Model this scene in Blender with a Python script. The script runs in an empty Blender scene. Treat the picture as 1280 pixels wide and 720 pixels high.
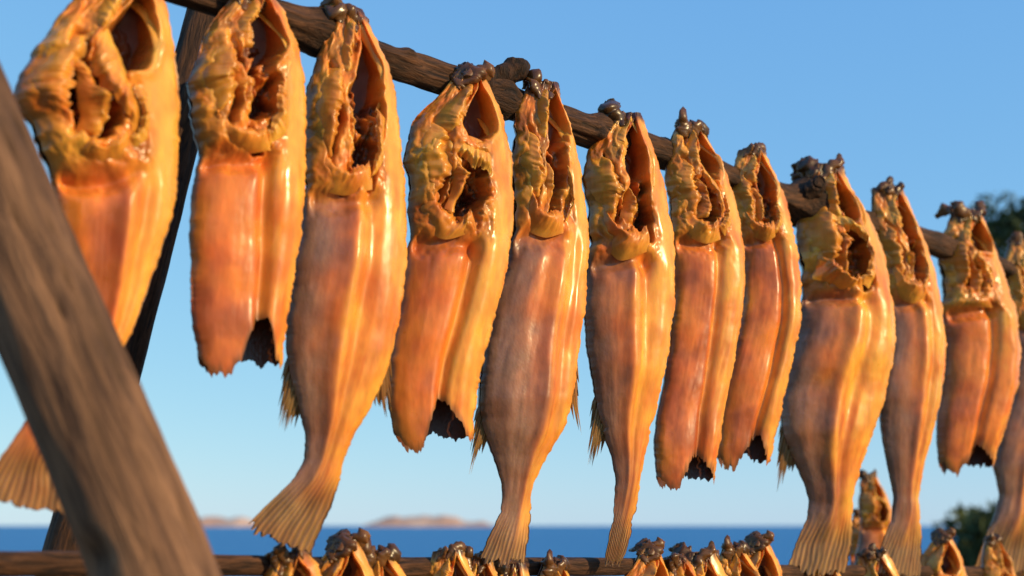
import bpy, math, random
import numpy as np
from mathutils import Vector, Matrix
random.seed(4); rng=np.random.RandomState(7)
scene=bpy.context.scene
F=1600.0; TH=math.atan(297/F); EYE=1.5
C=np.array([0,0,EYE]); RT=np.array([1.,0,0]); FW=np.array([0,math.cos(TH),math.sin(TH)]); UP=np.array([0,-math.sin(TH),math.cos(TH)])
# ---------------- helpers
def ray(x,y):
    x=np.asarray(x,float);y=np.asarray(y,float)
    return ((x-640)/F)[...,None]*RT+((360-y)/F)[...,None]*UP+FW
def at_depth(x,y,d): return C+ray(x,y)*d
def on_plane(x,y,P,n):
    d=ray(x,y); t=np.dot(P-C,n)/(d@n); return C+d*t[...,None]
def sst(a,b,x):
    t=np.clip((x-a)/(b-a),0,1); return t*t*(3-2*t)
def _h(ix,iy,iz,seed):
    v=np.sin(ix*127.1+iy*311.7+iz*74.7+seed*17.17)*43758.5453
    return v-np.floor(v)
def vn(p,seed=0.):
    i=np.floor(p); f=p-i; f=f*f*(3-2*f); r=0
    for a in (0,1):
        for b in (0,1):
            for c in (0,1):
                w=(f[...,0] if a else 1-f[...,0])*(f[...,1] if b else 1-f[...,1])*(f[...,2] if c else 1-f[...,2])
                r=r+w*_h(i[...,0]+a,i[...,1]+b,i[...,2]+c,seed)
    return r*2-1
def fbm(p,seed=0.,o=4):
    r=0;a=.5
    for k in range(o): r=r+a*vn(p*2**k,seed+k*3.1); a*=.5
    return r
def st(*a):
    return np.stack(np.broadcast_arrays(*[np.asarray(x,float) for x in a]),-1)
def catmull(P,n):
    P=np.asarray(P,float); m=len(P); Q=np.vstack([2*P[0]-P[1],P,2*P[-1]-P[-2]])
    t=np.linspace(0,m-1-1e-6,n); i=t.astype(int); f=(t-i)[:,None]
    a,b,c,d=Q[i],Q[i+1],Q[i+2],Q[i+3]
    return .5*((2*b)+(-a+c)*f+(2*a-5*b+4*c-d)*f*f+(-a+3*b-3*c+d)*f**3)
class MB:
    def __init__(s): s.v=[];s.f=[];s.c=[];s.n=0
    def add(s,V,Fc,Cl):
        V=np.asarray(V,float).reshape(-1,3); s.f+= (np.asarray(Fc)+s.n).tolist(); s.v.append(V)
        Cl=np.asarray(Cl,float)
        if Cl.ndim==1: Cl=np.tile(Cl,(len(V),1))
        s.c.append(Cl.reshape(-1,4)); s.n+=len(V)
    def mesh(s,name,mat,smooth=True):
        me=bpy.data.meshes.new(name); me.from_pydata(np.vstack(s.v).tolist(),[],s.f)
        ca=me.color_attributes.new("Col",'FLOAT_COLOR','POINT'); ca.data.foreach_set("color",np.vstack(s.c).astype(np.float32).ravel())
        if smooth: me.polygons.foreach_set("use_smooth",[True]*len(me.polygons))
        me.materials.append(mat); me.update(); return me
def gridf(nr,nc,wrap=False):
    r=np.arange(nr-1)[:,None]; c=np.arange(nc if wrap else nc-1)[None]; c2=(c+1)%nc
    return np.stack([r*nc+c,r*nc+c2,(r+1)*nc+c2,(r+1)*nc+c],-1).reshape(-1,4)
def tube(mb,P,R,col,ns=10,rough=.15,seed=0.,fq=60.,n=None,flat=None,tipcol=None):
    n=n or max(12,len(P)*8); R=np.asarray(R,float)
    P=catmull(P,n); Rr=np.interp(np.linspace(0,1,n),np.linspace(0,1,len(R)),R)
    T=np.gradient(P,axis=0); T/=np.linalg.norm(T,axis=1)[:,None]+1e-9
    ref=np.array([.3,1,.2]) if flat is None else np.array([.02,1,.03]); A=np.cross(T,ref); A/=np.linalg.norm(A,axis=1)[:,None]+1e-9; B=np.cross(T,A)
    an=np.linspace(0,2*np.pi,ns,endpoint=False)
    fw,fh=flat or (1,1)
    tw=(fbm(st(P[:,0]*18,P[:,1]*18,P[:,2]*18),seed+40,2)*1.6 if flat else np.zeros(n))[:,None]
    ca,sa=np.cos(an)[None]*fw,np.sin(an)[None]*fh
    ca2=ca*np.cos(tw)-sa*np.sin(tw); sa2=ca*np.sin(tw)+sa*np.cos(tw)
    D=A[:,None]*ca2[...,None]+B[:,None]*sa2[...,None]
    V=P[:,None]+D*Rr[:,None,None]
    nz=fbm(V*fq,seed,3)+.8*fbm(V*fq*.35,seed+3,2)
    V=V+D*(Rr[:,None]*nz*rough*2)[...,None]
    nv=V.reshape(-1,3)
    V=np.vstack([nv,P[0],P[-1]])
    fs=gridf(n,ns,True)
    cc=np.tile(np.asarray(col,float),(len(V),1)); cc[:,:3]*=(1+.6*fbm(V*fq*.7,seed+5,3))[:,None]
    base=mb.n
    mb.add(V,fs,cc)
    for k in range(ns):
        mb.f.append([base+(k+1)%ns,base+k,base+n*ns]); mb.f.append([base+(n-1)*ns+k,base+(n-1)*ns+(k+1)%ns,base+n*ns+1])
def newobj(name,me,parent=None):
    o=bpy.data.objects.new(name,me); scene.collection.objects.link(o)
    if parent: o.parent=parent
    return o
# ---------------- materials
def mat(name):
    m=bpy.data.materials.new(name); m.use_nodes=True; nt=m.node_tree; return m,nt,nt.nodes["Principled BSDF"]
def N(nt,t,**k):
    n=nt.nodes.new(t)
    for a,b in k.items():
        if a in n.inputs: n.inputs[a].default_value=b
        else: setattr(n,a,b)
    return n
def fish_mat():
    m,nt,b=mat("dried_fish_flesh"); L=nt.links.new
    at=N(nt,'ShaderNodeVertexColor',layer_name="Col"); tc=N(nt,'ShaderNodeTexCoord')
    mp=N(nt,'ShaderNodeMapping'); mp.inputs['Scale'].default_value=(1,1,.3); mp.inputs['Rotation'].default_value=(0,.25,0); L(tc.outputs['Object'],mp.inputs['Vector'])
    n1=N(nt,'ShaderNodeTexNoise',Scale=60.,Detail=3.,Roughness=.6); L(mp.outputs[0],n1.inputs['Vector'])
    n2=N(nt,'ShaderNodeTexNoise',Scale=17.,Detail=2.,Roughness=.6); L(tc.outputs['Object'],n2.inputs['Vector'])
    r1=N(nt,'ShaderNodeMapRange'); r1.inputs[1].default_value=.3;r1.inputs[2].default_value=.7;r1.inputs[3].default_value=.74;r1.inputs[4].default_value=1.14
    L(n1.outputs['Fac'],r1.inputs[0])
    mul=N(nt,'ShaderNodeVectorMath',operation='SCALE'); L(at.outputs['Color'],mul.inputs[0]); L(r1.outputs[0],mul.inputs['Scale'])
    r2=N(nt,'ShaderNodeMapRange'); r2.inputs[1].default_value=.42;r2.inputs[2].default_value=.70;r2.inputs[3].default_value=0;r2.inputs[4].default_value=.75
    L(n2.outputs['Fac'],r2.inputs[0])
    mx=N(nt,'ShaderNodeMix',data_type='RGBA',blend_type='MULTIPLY'); L(r2.outputs[0],mx.inputs[0]); L(mul.outputs[0],mx.inputs[6]); mx.inputs[7].default_value=(.84,.52,.3,1)
    L(mx.outputs[2],b.inputs['Base Color'])
    rr=N(nt,'ShaderNodeMapRange'); rr.inputs[1].default_value=.3; rr.inputs[2].default_value=.7; rr.inputs[3].default_value=.2; rr.inputs[4].default_value=.52; L(n2.outputs['Fac'],rr.inputs[0]); L(rr.outputs[0],b.inputs['Roughness'])
    vo=N(nt,'ShaderNodeTexVoronoi',Scale=300.); mp2=N(nt,'ShaderNodeMapping'); mp2.inputs['Scale'].default_value=(1,.6,.7); L(tc.outputs['Object'],mp2.inputs['Vector']); L(mp2.outputs[0],vo.inputs['Vector'])
    ms=N(nt,'ShaderNodeMath',operation='MULTIPLY'); L(vo.outputs['Distance'],ms.inputs[0]); L(at.outputs['Alpha'],ms.inputs[1])
    ad=N(nt,'ShaderNodeMath',operation='MULTIPLY_ADD'); L(n1.outputs['Fac'],ad.inputs[0]); ad.inputs[1].default_value=1.1; L(ms.outputs[0],ad.inputs[2])
    b2=N(nt,'ShaderNodeBump',Strength=.33,Distance=.001); L(ad.outputs[0],b2.inputs['Height'])
    L(b2.outputs[0],b.inputs['Normal'])
    b.inputs['Specular IOR Level'].default_value=.42
    b.inputs['Subsurface Weight'].default_value=.3; b.inputs['Subsurface Radius'].default_value=(1,.4,.08); b.inputs['Subsurface Scale'].default_value=.010
    return m
def wood_mat(name,c1,c2,sc):
    m,nt,b=mat(name); L=nt.links.new
    tc=N(nt,'ShaderNodeTexCoord'); at=N(nt,'ShaderNodeVertexColor',layer_name="Col")
    mp=N(nt,'ShaderNodeMapping'); mp.inputs['Scale'].default_value=(sc,sc,sc*.12); L(tc.outputs['Object'],mp.inputs['Vector'])
    n1=N(nt,'ShaderNodeTexNoise',Scale=6.,Detail=6.,Roughness=.65,Distortion=.6); L(mp.outputs[0],n1.inputs['Vector'])
    n2=N(nt,'ShaderNodeTexNoise',Scale=sc*.4,Detail=4.); L(tc.outputs['Object'],n2.inputs['Vector'])
    cr=N(nt,'ShaderNodeValToRGB'); cr.color_ramp.elements[0].position=.34; cr.color_ramp.elements[0].color=c1; cr.color_ramp.elements[1].position=.64; cr.color_ramp.elements[1].color=c2
    L(n1.outputs['Fac'],cr.inputs[0])
    r=N(nt,'ShaderNodeMapRange'); r.inputs[1].default_value=.3;r.inputs[2].default_value=.7;r.inputs[3].default_value=.4;r.inputs[4].default_value=1.25; L(n2.outputs['Fac'],r.inputs[0])
    s1=N(nt,'ShaderNodeVectorMath',operation='SCALE'); L(cr.outputs[0],s1.inputs[0]); L(r.outputs[0],s1.inputs['Scale'])
    s2=N(nt,'ShaderNodeVectorMath',operation='MULTIPLY'); L(s1.outputs[0],s2.inputs[0]); L(at.outputs['Color'],s2.inputs[1]); L(s2.outputs[0],b.inputs['Base Color'])
    b.inputs['Roughness'].default_value=.75; b.inputs['Specular IOR Level'].default_value=.3
    bp=N(nt,'ShaderNodeBump',Strength=1.,Distance=.007); L(n1.outputs['Fac'],bp.inputs['Height']); L(bp.outputs[0],b.inputs['Normal'])
    return m
FM=fish_mat()
WM=wood_mat("weathered_wood",(.085,.04,.022,1),(.27,.135,.07,1),12.)
WD=wood_mat("bark_wood",(.015,.008,.005,1),(.15,.062,.027,1),30.)
# ---------------- rack geometry
D0=1.65
P0=at_depth(440,62,D0); d1=ray(1010,252); P1=C+d1*((P0[2]-C[2])/d1[2])
PD=(P1-P0)/np.linalg.norm(P1-P0)
PN=np.array([PD[1],-PD[0],0.]); 
if PN@(C-P0)<0: PN=-PN
def pole_pt(x,line=(P0,PD)):
    A,Dd=line; k=(x-640)/F
    a=A-C; num=k*(a@FW)-a[0]; den=Dd[0]-k*(Dd@FW); return A+Dd*num/den
rack=bpy.data.objects.new("drying_rack",None); scene.collection.objects.link(rack)
def log(name,A,B,ra,rb,m,seed,wob=.01,parent=rack,knots=(),ns=40,nr=220,rough=.1):
    A=np.asarray(A,float);B=np.asarray(B,float); Ln=np.linalg.norm(B-A)
    z=Vector((B-A)/Ln); q=z.to_track_quat('Z','Y')
    t=np.linspace(0,1,nr); an=np.linspace(0,2*np.pi,ns,endpoint=False)
    R=ra+(rb-ra)*t
    w1=fbm(st(t*Ln*1.6,0,0),seed,2)*wob*2; w2=fbm(st(t*Ln*1.6,5,0),seed+9,2)*wob*2
    TT,AA=np.meshgrid(t,an,indexing='ij')
    rr=R[:,None]*(1+rough*2*fbm(st(np.cos(AA)*1.2,np.sin(AA)*1.2,TT*Ln*7),seed,4)+rough*.8*fbm(st(np.cos(AA)*5,np.sin(AA)*5,TT*Ln*6),seed+4,3))
    col=np.ones(TT.shape)
    for kt,ka,kr,kh in knots:
        da=np.angle(np.exp(1j*(AA-ka)))*R[:,None]; dz=(TT-kt)*Ln; d2=np.sqrt(da**2+dz**2)/kr
        rr=rr+kh*np.exp(-d2**2*1.5); col*=1-.6*np.exp(-d2**2*2.5)
    ck=fbm(st(np.cos(AA)*4+seed,np.sin(AA)*4,TT*Ln*1.3),seed+30,3); ck=np.exp(-(ck/.018)**2); rr=rr-R[:,None]*.07*ck; col*=1-.5*ck
    V=st(rr*np.cos(AA)+w1[:,None],rr*np.sin(AA)+w2[:,None],TT*Ln)
    mb=MB(); c4=st(col,col,col,col*0+1)
    mb.add(V,gridf(nr,ns,True),c4.reshape(-1,4))
    mb.f.append(list(range(ns))[::-1]); mb.f.append([(nr-1)*ns+k for k in range(ns)])
    o=newobj(name,mb.mesh(name,m),parent); o.rotation_mode='QUATERNION'; o.rotation_quaternion=q; o.location=A
    return o
pa=pole_pt(-500); pb=pole_pt(1420)
Lp=np.linalg.norm(pb-pa)
def tk(x): return np.linalg.norm(pole_pt(x)-pa)/Lp
log("top_pole",pa,pb,.020,.026,WD,3.,.008,knots=[(tk(392),k,.03,.008) for k in (0,2,4)]+[(tk(500),2.5,.012,.008),(tk(540),.5,.012,.007),(tk(735),3.5,.012,.009),(tk(830),1.5,.012,.008)]+[(tk(620),k,.03,.012) for k in (1,3,5)]+[(tk(740),2,.02,.008)]+[(tk(1012),k,.05,.014) for k in (0,1.5,3,4.5)],nr=700,rough=.2)
mb=MB()
def stub(x,dirv,L,r,seed):
    p=pole_pt(x); d=np.array(dirv,float); d/=np.linalg.norm(d)
    tube(mb,[p,p+d*L*.4,p+d*L*.8+np.array([.004,0,.003]),p+d*L],[r*1.3,r,r*.9,r*.5],(.6,.55,.5,1),14,.3,seed,70.,n=40)
stub(590,PD*.9+PN*.25+np.array([0,0,.55]),.105,.018,1.)
stub(1000,PN*.9+np.array([0,0,.45])-PD*.1,.05,.02,4.)
stub(398,np.array([0,0,1.])+PN*.3,.035,.016,6.)
newobj("branch_stub",mb.mesh("branch_stub",WD),rack)
fa=at_depth(-124,-40,1.15); fb_=at_depth(196,720,1.08); dd=(fb_-fa); fb_=fa+dd*((0.0-fa[2])/dd[2])
fa2=fa-dd*.25
log("leaning_post",fa2,fb_,.047,.053,WM,8.,.003,knots=[(.30,3.9,.02,-.008),(.42,4.6,.03,.006),(.36,5.2,.015,-.006),(.47,4.2,.018,-.006)],nr=500,ns=96,rough=.05)
ra_=at_depth(262,20,1.72); rb_=at_depth(100,640,1.60); dd=rb_-ra_; rbb=ra_+dd*((0-ra_[2])/dd[2])
log("rear_post",ra_-dd*.12,rbb,.030,.036,WD,12.,.006,nr=300)
pe=pole_pt(1385)
for s in (-1,1):
    log("end_post",pe+np.array([0,0,.12])-PN*s*.03+PD*.03*s,np.array([pe[0],pe[1],0])+PN*s*.45,.03,.04,WD,20.+s,.01,nr=160)
LP0=on_plane(np.array(0.),np.array(706.),P0-PN*.03,PN); LP1=on_plane(np.array(1010.),np.array(713.),P0-PN*.03,PN)
LD=(LP1-LP0)/np.linalg.norm(LP1-LP0); LL=(LP0,LD)
log("lower_pole",LP0-LD*.8,LP0+LD*3.6,.012,.014,WD,31.,.006,nr=500,rough=.1)

# ---------------- fish
YEL=np.array([.88,.40,.060]);ORA=np.array([.78,.235,.030]);PNK=np.array([.68,.175,.050]);SKN=np.array([.25,.145,.105]);DRK=np.array([.07,.022,.011]);BRN=np.array([.30,.13,.04]);TLC=np.array([.23,.13,.05])
fish_list=[]
def make_fish(px,out,head,kind,seed,skin=.5,sc=.55,cut=None,tail=None,yaw=0.,fins=(),style=0,tail0=.82):
    out=np.array(out,float); ytop=out[0,0]; ybot=out[-1,0]
    yy=np.arange(ytop,ybot+1,1.); xl=np.interp(yy,out[:,0],out[:,1]); xr=np.interp(yy,out[:,0],out[:,2])
    k=np.exp(-np.linspace(-2,2,17)**2); k/=k.sum()
    def sm(a): return np.convolve(np.pad(a,8,'edge'),k,'valid')
    xl=sm(xl);xr=sm(xr)
    wq=xr-xl; hh=(yy-ytop)/(head-ytop)
    xl=xl+wq*.10*fbm(st(hh*6,seed,0),seed+50,3)*sst(1.1,.95,hh)
    PP=pole_pt(px)
    tc=(C-PP)*np.array([1,1,0]); tc/=np.linalg.norm(tc); n=tc*.5+PN*.5; n/=np.linalg.norm(n)
    cy,sy=math.cos(yaw),math.sin(yaw); n=np.array([n[0]*cy-n[1]*sy,n[0]*sy+n[1]*cy,0])
    U=np.cross([0,0,1.],n); PP=PP+n*.042
    r=np.random.RandomState(int(seed*10))
    mpp=np.linalg.norm(PP-C)/F
    def loc(x,y):
        W=on_plane(x,y,PP,n)-PP; return W@U, W[...,2]
    def XY(s,y):
        y_=np.clip(y,ytop,ybot); a=np.interp(y_,yy,xl); b=np.interp(y_,yy,xr)
        return loc(a+(b-a)*s,y)
    hw=np.interp(head-10,yy,xr-xl)*mpp*1.08
    ul,_=loc(np.interp(yy,yy,xl),yy); ur,_=loc(xr,yy); Wd=ur-ul
    j=lambda a,d=.04: a+r.uniform(-d,d)
    h1=(j(.64),j(.29,.04),j(.16,.03),j(.19,.03)); h2=(j(.50),j(.72,.04),j(.20,.04),j(.2,.03))
    if style==2: h2=(j(.58,.02),j(.62,.03),j(.14,.02),j(.30,.03))
    if style==1: h2=(j(.40,.03),j(.66,.03),j(.22,.03),j(.16,.02))
    lob=(j(.2),j(.62),.24,.34)
    scp=r.uniform(0,6); gs=r.uniform(.14,.24)
    def height(s,y):
        W=np.interp(y,yy,Wd); h=(y-ytop)/(head-ytop); b=sst(.92,1.12,h)
        ft=1-.86*sst(.80,.93,(y-ytop)/(ybot-ytop)) if kind=='tail' else 1.
        scc=sc+.04*np.sin(h*2.2+scp)
        base=np.clip(1-(2*s-1)**2,0,1)**.6*W*.22*ft
        if kind=='tail': ridge=W*ft*b*(.06*np.exp(-((s-scc)/.10)**2)-.04*np.exp(-((s-scc-.16)/.08)**2)+.02*np.exp(-((s-.85)/.1)**2))
        else: ridge=-W*b*.09*np.exp(-((s-scc)/.06)**2)+W*b*.06*np.exp(-((s-.8)/.13)**2)
        wr=fbm(st(s*3,h*4,seed),seed,4); wl=fbm(st(s*1.8,h*2.2,seed),seed+2,2)
        lon=fbm(st(s*9+h*.5,h*1.3,seed),seed+33,3)
        z=base+ridge+W*.014*wr*ft+W*.06*wl*ft+W*.010*lon*ft*b
        hm=1-b
        def em(e,soft=.3,nz=.5,tri=False):
            sw=s+.10*fbm(st(s*2.2,h*3,seed+6),seed+13,2)
            wf=np.clip(.35+(h-.06)/.36,.35,1.15) if tri else 1.
            d=np.sqrt(((sw-e[0]+(h-e[1])*.25)/(e[2]*wf))**2+((h-e[1])/e[3])**2); d=d+nz*fbm(st(s*5,h*6,seed+2),seed+3,4)
            return sst(1+soft,1-soft,d),d
        m1,dd1=em(h1,.25,.45,True); m2,dd2=em(h2,.3,1.1); m3,dd3=em(lob,.5)
        cr=fbm(st(s*6,h*8,seed+1),seed+7,4)
        crf=fbm(st(s*11+cr,h*13,seed+1),seed+27,4)
        rid=1-np.abs(fbm(st(s*3+h*1.5,h*4-s*2,seed+4),seed+8,3))*4.5
        sg=gs+.14*np.sin(np.pi*np.clip((h-.28)/.6,0,1)); gr=np.exp(-((s-sg+.06*cr)/.032)**2)*sst(.25,.4,h)*sst(.9,.78,h)
        z=z+hm*hw*(-.34*m1-.25*m2+.04*m3+.22*m2*crf+.03*np.exp(-((dd1-1.35)/.22)**2)-.15*gr)
        lf=(1-sst(.68,.80,s))
        z=z+hm*hw*lf*(.05*cr+.02*rid+.035*crf)
        z=z-hw*.09*np.exp(-((h-1.06+.1*wr)/.06)**2)*sst(.72,.55,s)*sst(0,.1,s)
        return z,h,b,m1,m2,m3,W,wr,cr,rid,scc,crf,gr
    nr,nc=320,110
    R,S=np.meshgrid(np.linspace(0,1,nr),np.linspace(0,1,nc),indexing='ij')
    R=R**1.1
    def ends(lst,jag):
        a=np.array(lst,float); e=np.interp(S,a[:,0],a[:,1]); return e+jag*fbm(st(S*26,seed,0),seed+1,3)
    if kind=='cut':
        k_=(out[-1,2]-out[-1,1])/90.
        d_=r.uniform(.85,1.2); sh=r.uniform(-.04,.06)
        ef=ybot+ends([(0,-24*k_),(.12,-5*k_),(.25,0),(.34+sh,-14*k_),(.55+sh,-62*k_*d_),(.66+sh,-56*k_*d_),(.86,-20*k_),(.94,-10*k_),(1,-18*k_)] if cut is None else cut,10)
        eb=ybot+ends([(0,-24*k_),(.2,-4*k_),(.42,-12*k_),(.6,-26*k_),(.8,-16*k_),(1,-18*k_)],9)
    else:
        ef=ends(tail,10 ) if tail else ybot+ends([(0,-6),(.5,-2),(1,-4)],10); eb=ef
    mb=MB()
    for side in (0,1):
        E=ef if side==0 else eb
        Y=ytop+R*(E-ytop)
        u,v=XY(S,Y)
        edge=(np.exp(-(S/.06)**2)*-.6+np.exp(-((1-S)/.06)**2))
        u=u+edge*(fbm(st(Y*.06,S*0,seed),seed+11,3)*3+fbm(st(Y*.25,S*0,seed),seed+12,2)*2)*mpp
        if side==0:
            z,h,b,m1,m2,m3,W,wr,cr,rid,scc,crf,gr=height(S,Y)
            bk=-np.clip(1-(2*S-1)**2,0,1)**.6*W*.3
            z=np.maximum(z,bk*.9+.0015)
            tt_=(Y-ytop)/(ybot-ytop)
            tl=sst(tail0,tail0+.09,tt_+.03*wr) if kind=='tail' else S*0
            z=z+tl*.0007*np.sin(S*75+5*wr)
            pat=fbm(st(S*2.5,h*3,seed+20),seed+9,4)
            fib=fbm(st(S*14+h*2,h*3,seed+20),seed+19,3)
            wr_=sst(-.05,.06,S-scc+.05*pat)[...,None]
            left=PNK+(ORA-PNK)*sst(-.25,.35,pat)[...,None]*.8
            left=left*(1-.35*sst(.1,-.35,pat))[...,None]
            right=ORA+(YEL-ORA)*sst(-.45,.2,pat+fib*.5+(S-.78))[...,None]
            col=left*(1-wr_)+right*wr_
            low_=sst(.45,.85,tt_)
            sk=np.clip(skin*sst(scc+.12+.35*low_,.02+.2*low_,S+.3*pat+.12*fib)*b,0,.9)
            spk=fbm(st(S*20,h*24,seed),seed+90,2)
            col=col*(1-sk[...,None])+SKN*(1+.5*fib+.25*spk)[...,None]*sk[...,None]
            line=np.exp(-((S-scc-.03)/.03)**2)*b*.6*(1-low_*.6*(kind=='tail')); col=col*(1-line[...,None])+(YEL*1.02)*line[...,None]
            hm=(1-b)[...,None]
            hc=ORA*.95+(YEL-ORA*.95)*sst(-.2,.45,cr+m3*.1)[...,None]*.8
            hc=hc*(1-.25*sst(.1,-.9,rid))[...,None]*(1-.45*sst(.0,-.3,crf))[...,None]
            hw_=sst(.84,.70,S)[...,None]*hm
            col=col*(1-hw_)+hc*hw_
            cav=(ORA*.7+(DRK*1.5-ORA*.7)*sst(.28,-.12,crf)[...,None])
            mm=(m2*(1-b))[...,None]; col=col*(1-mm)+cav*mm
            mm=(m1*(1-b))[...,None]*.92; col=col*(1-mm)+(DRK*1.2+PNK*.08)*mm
            mm=(gr*(1-b))[...,None]*.7; col=col*(1-mm)+PNK*.35*mm  # shadow gap beside the gill cover, painted dark into the groove colour
            tp=sst(.13,.0,h+.1*cr)[...,None]; col=col*(1-tp)+DRK*tp
            rim=(np.exp(-(S/.025)**2)+np.exp(-((1-S)/.018)**2))*sst(-.25,.25,fbm(st(Y*.03,S*0,seed+2),seed+15,3)); rim=np.clip(rim,0,1)[...,None]*.8
            col=col*(1-rim)+BRN*.75*rim
            if kind=='tail':
                tcx=TLC*(1+.35*np.sin(S*75+5*wr)+.8*fib)[...,None]
                col=col*(1-tl[...,None]*.92)+tcx*tl[...,None]*.92
            else:
                en=sst(14,0,(E-Y)+8*fib)[...,None]; col=col*(1-en*.75)+BRN*.7*en*.75
            al=sk*.5+.05*b*(1-tl)
        else:
            h=(Y-ytop)/(head-ytop); W=np.interp(Y,yy,Wd); ft=1-.86*sst(.80,.93,(Y-ytop)/(ybot-ytop)) if kind=='tail' else 1.
            z=-np.clip(1-(2*S-1)**2,0,1)**.6*W*.3*ft-(.0012 if kind=='tail' else 0)
            col=np.ones(S.shape+(3,))*SKN*1.1*(1+.3*fbm(st(S*4,h*5,1),seed,3))[...,None]
            if kind=='cut':
                en=sst(.72,.9,R)[...,None]; col=col*(1-en)+np.array([.12,.04,.014])*en
            al=S*0+1.
        V=st(u,-z,v)
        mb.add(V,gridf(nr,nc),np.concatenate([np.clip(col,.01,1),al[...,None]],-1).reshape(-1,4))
    def hp(s,h,dz=0.):
        y=ytop+h*(head-ytop); u,v=XY(np.array(s),np.array(y)); z=height(np.array([s]),np.array([y]))[0][0]
        return np.array([u,-(z+dz*hw),v])
    def flap(A,B,lift,colA,colB,thick=.009,jit=.04,curl=.05,ruf=.05):
        m_,w_=56,18
        A=catmull(np.array([(s+r.uniform(-jit,jit),h+r.uniform(-jit,jit)*.8) for s,h in A]),m_); B=catmull(np.array([(s+r.uniform(-jit,jit),h+r.uniform(-jit,jit)*.8) for s,h in B]),m_)
        q=np.linspace(0,1,w_)[None]; sg=np.linspace(0,1,m_)[:,None]; sd_=r.uniform(0,50)
        s=A[:,:1]*(1-q)+B[:,:1]*q; h=A[:,1:]*(1-q)+B[:,1:]*q
        rag=(fbm(st(sg*9,0*q,seed),seed+80,4)*.12+fbm(st(sg*26,0*q,seed),seed+81,2)*.06)*q**2; s=np.clip(s+rag*(B[:,:1]-A[:,:1])*2,0,1); h=h+rag*(B[:,1:]-A[:,1:])*2
        y=ytop+h*(head-ytop); u,v=XY(s,y)
        W=np.interp(y,yy,Wd); basez=np.clip(1-(2*s-1)**2,0,1)**.6*W*.22
        env=np.sin(np.pi*np.clip(sg,0,1))**.5
        stri=fbm(st(sg*20,q*1.6,sd_),seed+64,3)
        z=basez+hw*env*(lift*np.sin(q*np.pi*.62)-curl*sst(.72,1,q)+ruf*1.8*fbm(st(s*5,h*6,seed+3),seed+60,4)*q+.05*stri*q)-hw*.03*(1-q)
        v=v+hw*.06*fbm(st(sg*6,q,seed),seed+61,2)*q
        nzc=fbm(st(s*5,h*6,seed),seed+70,4)[...,None]+.5*stri[...,None]
        c=np.asarray(colA)*(1-q[...,None])+np.asarray(colB)*q[...,None]; c=np.broadcast_to(c,s.shape+(3,))
        c=c*(1+np.array([.35,.6,.6])*np.minimum(nzc,.2))
        lipd=(sst(.90,1,q)*sst(-.2,.2,fbm(st(sg*5,0*q,sd_),3.,2)))[...,None]*.6; c=c*(1-lipd)+BRN*.9*lipd
        for dz,rev in ((0,0),(thick*hw,1)):
            f=gridf(m_,w_); 
            zz=z-dz*np.sin(np.pi*np.clip(q,0,.98))
            mb.add(st(u,-zz,v),f,np.concatenate([np.clip(c,0.01,.92),np.zeros(s.shape+(1,))],-1).reshape(-1,4))
    def T(pts,rad,col,al=.0,rough=.3,dz=.0,flat=(1.4,.55),jit=.03,p=1.):
        if r.rand()>p: return
        q=[hp(s+r.uniform(-jit,jit),h+r.uniform(-jit,jit)*.7,dz+r.uniform(-.01,.01)) for s,h in pts]
        q=np.array(q); q[:,1]=np.convolve(np.pad(q[:,1],1,'edge'),[.25,.5,.25],'valid')
        tube(mb,q,np.array(rad)*hw*r.uniform(.75,1.15),(*col,al),12,rough,seed+len(mb.f)*.001,60.,flat=flat,n=len(pts)*10)
    MIX=(ORA+YEL)/2
    T([(.52,.04),(.68,.11),(.80,.22),(.84,.34),(.82,.46),(.76,.56)],[.012,.022,.026,.028,.02,.008],YEL*.95,jit=.02)
    flap([(.46,.04),(.32,.12),(.24,.24),(.22,.36)],[(.53,.08),(.46,.18),(.44,.30),(.44,.42)],.10*r.uniform(.6,1.3),ORA,YEL)
    if style==0: flap([(.26,.40),(.44,.42),(.62,.46),(.80,.50)],[(.30,.52),(.46,.56),(.62,.60),(.74,.62)],.08,MIX,YEL,curl=.09,ruf=.09)
    if style==1: flap([(.40,.24),(.52,.40),(.66,.54),(.74,.72)],[(.34,.36),(.44,.52),(.54,.66),(.60,.84)],.09,YEL,ORA,curl=.07,ruf=.09)
    flap([(.12,.30),(.02,.46),(.02,.64),(.08,.82)],[(.28,.36),(.32,.50),(.30,.66),(.22,.80)],.15*r.uniform(.7,1.2),ORA,MIX,curl=.08,ruf=.07)
    flap([(.24,.44),(.32,.58),(.34,.70),(.26,.86)],[(.37,.48),(.46,.60),(.46,.72),(.38,.86)],.06,ORA*.85,MIX,curl=.06,ruf=.10)
    flap([(.03,.72),(.10,.94),(.32,1.04),(.60,1.0)],[(.16,.70),(.24,.83),(.40,.89),(.56,.86)],.12*r.uniform(.6,1.2),MIX,ORA,curl=.07,ruf=.09)
    if r.rand()<.7: flap([(.78,.60),(.80,.72),(.74,.86),(.62,.97)],[(.70,.60),(.68,.70),(.64,.82),(.54,.92)],.07,YEL,MIX)
    tp=hp(.5,.02)
    for k in range(5):
        e=np.array([r.uniform(-.25,.25)*hw,r.uniform(-.05,.2)*hw,r.uniform(-.04,.08)*hw])
        b0=hp(r.uniform(.15,.75),r.uniform(.07,.16))
        tube(mb,[b0,b0*.4+tp*.6+e*.5,tp+e,tp+e+np.array([r.uniform(-.08,.08),.22,-.05])*hw],np.array([.02,.06,.06,.02])*hw*r.uniform(.7,1.3),(*(BRN*r.uniform(.22,.5)),0),12,.75,seed+k,90.,n=34,flat=(1.3,.75))
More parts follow.
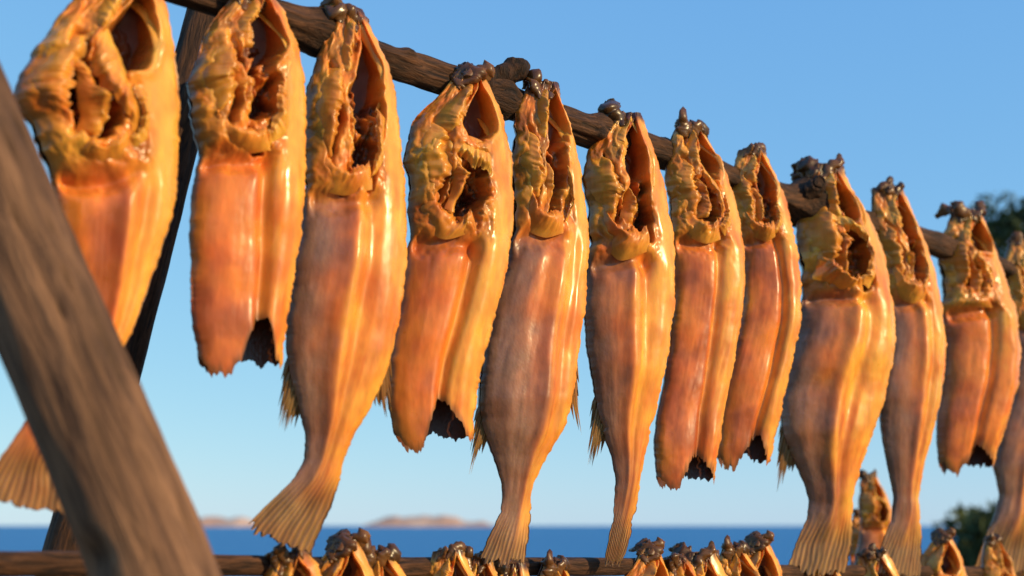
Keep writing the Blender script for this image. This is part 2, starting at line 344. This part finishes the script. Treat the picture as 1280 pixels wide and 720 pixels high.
    for (sx,ya,yb_,wid) in fins:
        m=26; tt=np.linspace(0,1,m); rows=[]
        for i,t in enumerate(tt):
            y=ya+(yb_-ya)*t; s=0.03 if sx<0 else .97
            u,v=XY(np.array(s),np.array(y)); ln=wid*mpp*(.3+.7*math.sin(math.pi*min(1,t*1.05+.02)))*(1+.5*((i%2)-.5)*1.1)*(.7+.5*r.rand())
            for q in np.linspace(0,1,5):
                rows.append([u+sx*ln*q*.32,.002*math.sin(i*1.7)+.01*q,v-ln*q*1.5])
        mb.add(rows,gridf(m,5),(*(TLC*1.2),0))
    me=mb.mesh("dried_fish",FM)
    o=newobj("dried_fish",me)
    o.matrix_world=Matrix(((U[0],-n[0],0,PP[0]),(U[1],-n[1],0,PP[1]),(0,0,1,PP[2]),(0,0,0,1)))
    tu,tv=loc(np.array((out[0,1]+out[0,2])/2),np.array(ytop)); fish_list.append((o,float(tu),float(tv)))
    return o
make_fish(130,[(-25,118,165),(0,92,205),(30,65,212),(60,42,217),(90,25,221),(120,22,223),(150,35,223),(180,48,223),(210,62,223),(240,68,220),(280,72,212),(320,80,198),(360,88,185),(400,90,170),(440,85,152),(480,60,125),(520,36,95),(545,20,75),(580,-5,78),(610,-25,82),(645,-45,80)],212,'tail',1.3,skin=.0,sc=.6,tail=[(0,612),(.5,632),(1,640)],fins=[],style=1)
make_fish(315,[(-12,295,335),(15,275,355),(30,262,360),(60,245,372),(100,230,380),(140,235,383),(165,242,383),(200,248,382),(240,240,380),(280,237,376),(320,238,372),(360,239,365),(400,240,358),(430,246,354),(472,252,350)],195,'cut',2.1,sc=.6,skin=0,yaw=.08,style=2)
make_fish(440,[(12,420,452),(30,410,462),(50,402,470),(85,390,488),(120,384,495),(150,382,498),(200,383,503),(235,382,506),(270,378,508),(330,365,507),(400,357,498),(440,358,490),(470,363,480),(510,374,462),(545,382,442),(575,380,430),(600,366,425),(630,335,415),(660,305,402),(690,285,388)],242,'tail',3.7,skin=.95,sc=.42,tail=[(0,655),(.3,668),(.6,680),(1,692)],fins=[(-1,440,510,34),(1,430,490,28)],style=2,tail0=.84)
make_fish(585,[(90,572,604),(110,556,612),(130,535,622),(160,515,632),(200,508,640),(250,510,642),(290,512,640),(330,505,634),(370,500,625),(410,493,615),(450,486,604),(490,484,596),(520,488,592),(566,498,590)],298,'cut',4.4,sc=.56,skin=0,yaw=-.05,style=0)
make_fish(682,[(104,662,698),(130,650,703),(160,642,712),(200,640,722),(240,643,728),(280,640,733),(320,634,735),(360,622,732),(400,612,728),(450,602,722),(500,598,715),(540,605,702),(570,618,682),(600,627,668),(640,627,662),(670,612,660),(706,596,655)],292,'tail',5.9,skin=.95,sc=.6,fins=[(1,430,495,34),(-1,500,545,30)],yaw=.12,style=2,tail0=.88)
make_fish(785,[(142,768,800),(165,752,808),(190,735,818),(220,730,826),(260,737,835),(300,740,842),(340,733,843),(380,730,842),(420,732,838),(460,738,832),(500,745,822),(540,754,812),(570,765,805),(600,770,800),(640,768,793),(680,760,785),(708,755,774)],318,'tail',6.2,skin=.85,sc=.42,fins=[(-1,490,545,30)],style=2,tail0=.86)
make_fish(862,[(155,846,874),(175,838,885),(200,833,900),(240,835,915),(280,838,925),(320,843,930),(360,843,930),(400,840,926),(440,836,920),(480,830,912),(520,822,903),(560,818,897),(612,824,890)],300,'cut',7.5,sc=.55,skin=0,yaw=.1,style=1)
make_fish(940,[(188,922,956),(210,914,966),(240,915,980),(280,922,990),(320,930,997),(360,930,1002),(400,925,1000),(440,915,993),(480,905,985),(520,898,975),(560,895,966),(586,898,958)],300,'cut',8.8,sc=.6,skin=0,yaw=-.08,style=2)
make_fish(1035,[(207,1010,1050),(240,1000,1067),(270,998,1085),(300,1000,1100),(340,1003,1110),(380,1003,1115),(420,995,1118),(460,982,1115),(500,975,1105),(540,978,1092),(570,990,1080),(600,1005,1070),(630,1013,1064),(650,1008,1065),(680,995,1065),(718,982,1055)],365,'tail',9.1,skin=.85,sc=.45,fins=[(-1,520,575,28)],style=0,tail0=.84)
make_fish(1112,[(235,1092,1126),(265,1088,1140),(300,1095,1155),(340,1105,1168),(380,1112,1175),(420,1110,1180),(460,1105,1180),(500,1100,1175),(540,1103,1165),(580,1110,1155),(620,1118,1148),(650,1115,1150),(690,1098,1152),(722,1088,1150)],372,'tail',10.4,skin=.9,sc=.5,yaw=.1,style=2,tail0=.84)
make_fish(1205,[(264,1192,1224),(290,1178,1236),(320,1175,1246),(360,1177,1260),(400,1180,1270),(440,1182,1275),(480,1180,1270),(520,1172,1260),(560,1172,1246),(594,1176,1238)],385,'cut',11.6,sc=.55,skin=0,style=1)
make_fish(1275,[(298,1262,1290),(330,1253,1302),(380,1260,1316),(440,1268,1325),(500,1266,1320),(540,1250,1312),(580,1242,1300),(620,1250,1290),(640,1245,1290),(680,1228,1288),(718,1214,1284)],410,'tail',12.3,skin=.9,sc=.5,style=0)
def inst(src,x,ytop,line,scale,dy=.0,rot=0.,off=.03,extra=0.):
    o,tu,tv=fish_list[src]
    P=pole_pt(x,line)-PN*extra
    tc=(C-P)*np.array([1,1,0]); tc/=np.linalg.norm(tc); n=tc*.5+PN*.5; n/=np.linalg.norm(n)
    c,s=math.cos(rot),math.sin(rot); n=np.array([n[0]*c-n[1]*s,n[0]*s+n[1]*c,0])
    U=np.cross([0,0,1.],n); P=P+n*off
    W=on_plane(np.array(float(x)),np.array(float(ytop)),P,n)
    org=W-(U*tu+np.array([0,0,1.])*tv)*scale
    q=newobj("dried_fish",o.data)
    q.matrix_world=Matrix(((U[0]*scale,-n[0]*scale,0,org[0]),(U[1]*scale,-n[1]*scale,0,org[1]),(0,0,scale,org[2]),(0,0,0,1)))
low=[(1,362,690),(3,432,676),(6,470,688),(7,560,688),(4,598,694),(5,640,704),(6,690,702),(3,812,684),(1,845,698),(8,872,690),(6,915,682),(3,948,674),(7,1022,688),(9,1090,690),(3,1178,668),(6,1240,672),(1,1290,668),(1,240,740),(6,120,742),(4,20,740)]
for k,(s,x,y) in enumerate(low):
    inst(s,x,y,LL,.8,rot=random.uniform(-.35,.35),off=.028)
T_=(P0,PD)
for s,x,y in ((1,1330,318),(3,1372,330)): inst(s,x,y,T_,1.0)
inst(8,1086,592,T_,.55,extra=.8)
inst(10,1075,640,T_,.5,extra=.9)

# ---------------- setting
def simple(name,c1,c2,scale,rough=.9,bump=.3,dist=.05):
    m,nt,b=mat(name); L=nt.links.new; tc=N(nt,'ShaderNodeTexCoord')
    n=N(nt,'ShaderNodeTexNoise',Scale=scale,Detail=6.); L(tc.outputs['Object'],n.inputs['Vector'])
    cr=N(nt,'ShaderNodeValToRGB'); cr.color_ramp.elements[0].position=.35;cr.color_ramp.elements[1].position=.65; cr.color_ramp.elements[0].color=c1; cr.color_ramp.elements[1].color=c2
    L(n.outputs['Fac'],cr.inputs[0]); L(cr.outputs[0],b.inputs['Base Color']); b.inputs['Roughness'].default_value=rough
    bp=N(nt,'ShaderNodeBump',Strength=bump,Distance=dist); L(n.outputs['Fac'],bp.inputs['Height']); L(bp.outputs[0],b.inputs['Normal']); return m
gm=simple("coastal_grass_soil",(.06,.06,.03,1),(.22,.17,.1,1),3.)
mb=MB(); gx=np.concatenate([np.linspace(-4000,-70,20),np.linspace(-60,60,90),np.linspace(70,4000,20)]); gy=np.concatenate([np.linspace(-4000,-40,15),np.linspace(-30,50,90)])
Y,X=np.meshgrid(gy,gx,indexing='ij'); Z=.12*fbm(st(X*.3,Y*.3,0),1.,4)*sst(2,8,np.hypot(X,Y))-5*sst(22,48,Y)
mb.add(st(X,Y,Z),gridf(len(gy),len(gx)),(1,1,1,1)); newobj("ground",mb.mesh("ground",gm))
m,nt,b=mat("sea_water"); L=nt.links.new
tc=N(nt,'ShaderNodeTexCoord'); mp=N(nt,'ShaderNodeMapping'); mp.inputs['Scale'].default_value=(.15,.5,1); L(tc.outputs['Object'],mp.inputs[0])
n=N(nt,'ShaderNodeTexNoise',Scale=1.,Detail=6.,Roughness=.6); L(mp.outputs[0],n.inputs['Vector'])
bp=N(nt,'ShaderNodeBump',Strength=1.,Distance=.5); L(n.outputs['Fac'],bp.inputs['Height']); L(bp.outputs[0],b.inputs['Normal'])
b.inputs['Base Color'].default_value=(.02,.17,.38,1); b.inputs['Roughness'].default_value=.45; b.inputs['Specular IOR Level'].default_value=.2
me=bpy.data.meshes.new("sea"); me.from_pydata([(-30000,20,-2),(30000,20,-2),(30000,40000,-2),(-30000,40000,-2)],[],[(0,1,2,3)]); me.materials.append(m); newobj("sea",me)
im=simple("island_rock",(.42,.24,.17,1),(.6,.40,.29,1),.01)
def island(x0,x1,hpx,D,seed):
    mb=MB(); a=at_depth(x0,657,D); c=at_depth(x1,657,D); nx,ny=80,16
    S,Q=np.meshgrid(np.linspace(0,1,nx),np.linspace(0,1,ny),indexing='ij')
    H=hpx/F*D+3.5
    Z=-2.5+H*np.clip(4*S*(1-S),0,1)**.7*np.sin(Q*np.pi)**.5*(.75+.5*fbm(st(S*5,Q,seed),seed,4))
    mb.add(st(a[0]+(c[0]-a[0])*S,a[1]+Q*300,Z),gridf(nx,ny),(1,1,1,1)); newobj("island",mb.mesh("island",im))
island(448,618,18,3500,2.); island(205,315,15,3500,5.); island(-250,-60,12,3800,7.)
lm=simple("leaf_green",(.02,.04,.013,1),(.09,.11,.03,1),2.)
def leaves(name,centers,nper,ls,parent):
    V=[];Fc=[]
    for (c,rad) in centers:
        c=np.array(c); D_=rng.normal(size=(nper,3)); D_/=np.linalg.norm(D_,axis=1)[:,None]
        Pp=c+D_*rad*np.array([1,1,.7])*(rng.rand(nper,1)**.45)
        A_=rng.normal(size=(nper,3)); A_/=np.linalg.norm(A_,axis=1)[:,None]; Q_=np.cross(A_,rng.normal(size=(nper,3))); Q_/=np.linalg.norm(Q_,axis=1)[:,None]
        for p,a,q in zip(Pp,A_,Q_):
            s=ls*random.uniform(.6,1.4); k=len(V)
            V+= [p-a*s,p+q*s*.3,p+a*s,p-q*s*.3]; Fc.append((k,k+1,k+2,k+3))
    me=bpy.data.meshes.new(name); me.from_pydata([tuple(v) for v in V],[],Fc); me.materials.append(lm); newobj(name,me,parent)
def tree(xpx,ypx,D,crown,name="coastal_tree"):
    e=bpy.data.objects.new(name,None); scene.collection.objects.link(e)
    c=at_depth(xpx,ypx,D); base=np.array([c[0]+.6,c[1],0.])
    mb=MB(); fork=base*.4+c*.6; fork[2]=c[2]*.6
    tube(mb,[base-np.array([0,0,.2]),base*.7+fork*.3+np.array([.1,0,.2]),fork],[.16,.12,.09],(1,1,1,1),14,.15,3.,3.)
    cen=[]
    for k in range(22):
        d=np.array([random.uniform(-1,1),random.uniform(-1,1),random.uniform(-.8,.8)])*crown*.75; p=c+d
        tube(mb,[fork,(fork+p)/2+np.array([0,0,-.1]),p],[.06,.04,.012],(1,1,1,1),8,.15,k*1.,5.)
        cen.append((p,crown*random.uniform(.28,.42)))
    newobj("trunk",mb.mesh("trunk",WD),e); leaves("foliage",cen,420,.06,e)
tree(1333,352,13,1.02)
tree(1530,300,15,1.4)
def shrub(xpx,D,h,name="shrub"):
    c=at_depth(xpx,657,D); cen=[]
    for k in range(12): cen.append((np.array([c[0]+random.gauss(0,.35),c[1]+random.gauss(0,.35),random.uniform(.15,h)]),random.uniform(.2,.38)))
    e=bpy.data.objects.new(name,None); scene.collection.objects.link(e)
    mb=MB()
    for k,(p,_) in enumerate(cen): tube(mb,[np.array([c[0],c[1],-.05]),(p+np.array([c[0],c[1],0]))/2,p],[.03,.02,.008],(1,1,1,1),6,.1,k*1.,5.)
    newobj("stems",mb.mesh("stems",WD),e); leaves("foliage",cen,260,.07,e)
shrub(1235,13,1.4); shrub(1290,12,1.6); shrub(1350,13,1.7); shrub(1090,14,.9)

# ---------------- light
az=np.array([.90,-.44]); az/=np.linalg.norm(az); EL=math.radians(20)
sd=Vector((az[0]*math.cos(EL),az[1]*math.cos(EL),math.sin(EL)))
sl=bpy.data.lights.new("sun",'SUN'); sl.energy=5.0; sl.angle=math.radians(.6); sl.color=(1,.74,.38)
so=bpy.data.objects.new("sun",sl); scene.collection.objects.link(so); so.rotation_mode='QUATERNION'; so.rotation_quaternion=sd.to_track_quat('Z','Y')
w=bpy.data.worlds.new("World"); scene.world=w; w.use_nodes=True; nt=w.node_tree; L=nt.links.new
sk=nt.nodes.new('ShaderNodeTexSky'); sk.sky_type='NISHITA'; sk.sun_disc=False; sk.sun_elevation=EL; sk.sun_rotation=math.atan2(az[0],az[1]); sk.air_density=1.0; sk.dust_density=.1; sk.ozone_density=3.
sp=nt.nodes.new('ShaderNodeSeparateColor'); cb=nt.nodes.new('ShaderNodeCombineColor'); L(sk.outputs[0],sp.inputs[0])
for i,(g,k) in enumerate(((.62,.56),(.44,.76),(.16,.90))):
    a=N(nt,'ShaderNodeMath',operation='MULTIPLY'); L(sp.outputs[i],a.inputs[0]); a.inputs[1].default_value=.15
    p=N(nt,'ShaderNodeMath',operation='POWER'); L(a.outputs[0],p.inputs[0]); p.inputs[1].default_value=g
    c=N(nt,'ShaderNodeMath',operation='MULTIPLY'); L(p.outputs[0],c.inputs[0]); c.inputs[1].default_value=k/.15; L(c.outputs[0],cb.inputs[i])
bg=nt.nodes["Background"]; L(cb.outputs[0],bg.inputs[0]); bg.inputs[1].default_value=.15
# ---------------- camera
cd=bpy.data.cameras.new("camera"); cam=bpy.data.objects.new("camera",cd); scene.collection.objects.link(cam)
cd.sensor_width=36; cd.lens=36*F/1280; cd.clip_end=60000; cd.clip_start=.05
cam.location=(0,0,EYE); cam.rotation_euler=(math.pi/2+TH,0,0)
cd.dof.use_dof=True; cd.dof.focus_distance=1.85; cd.dof.aperture_fstop=3.3
scene.camera=cam
scene.view_settings.view_transform='Standard'; scene.view_settings.look='None'; scene.view_settings.exposure=0
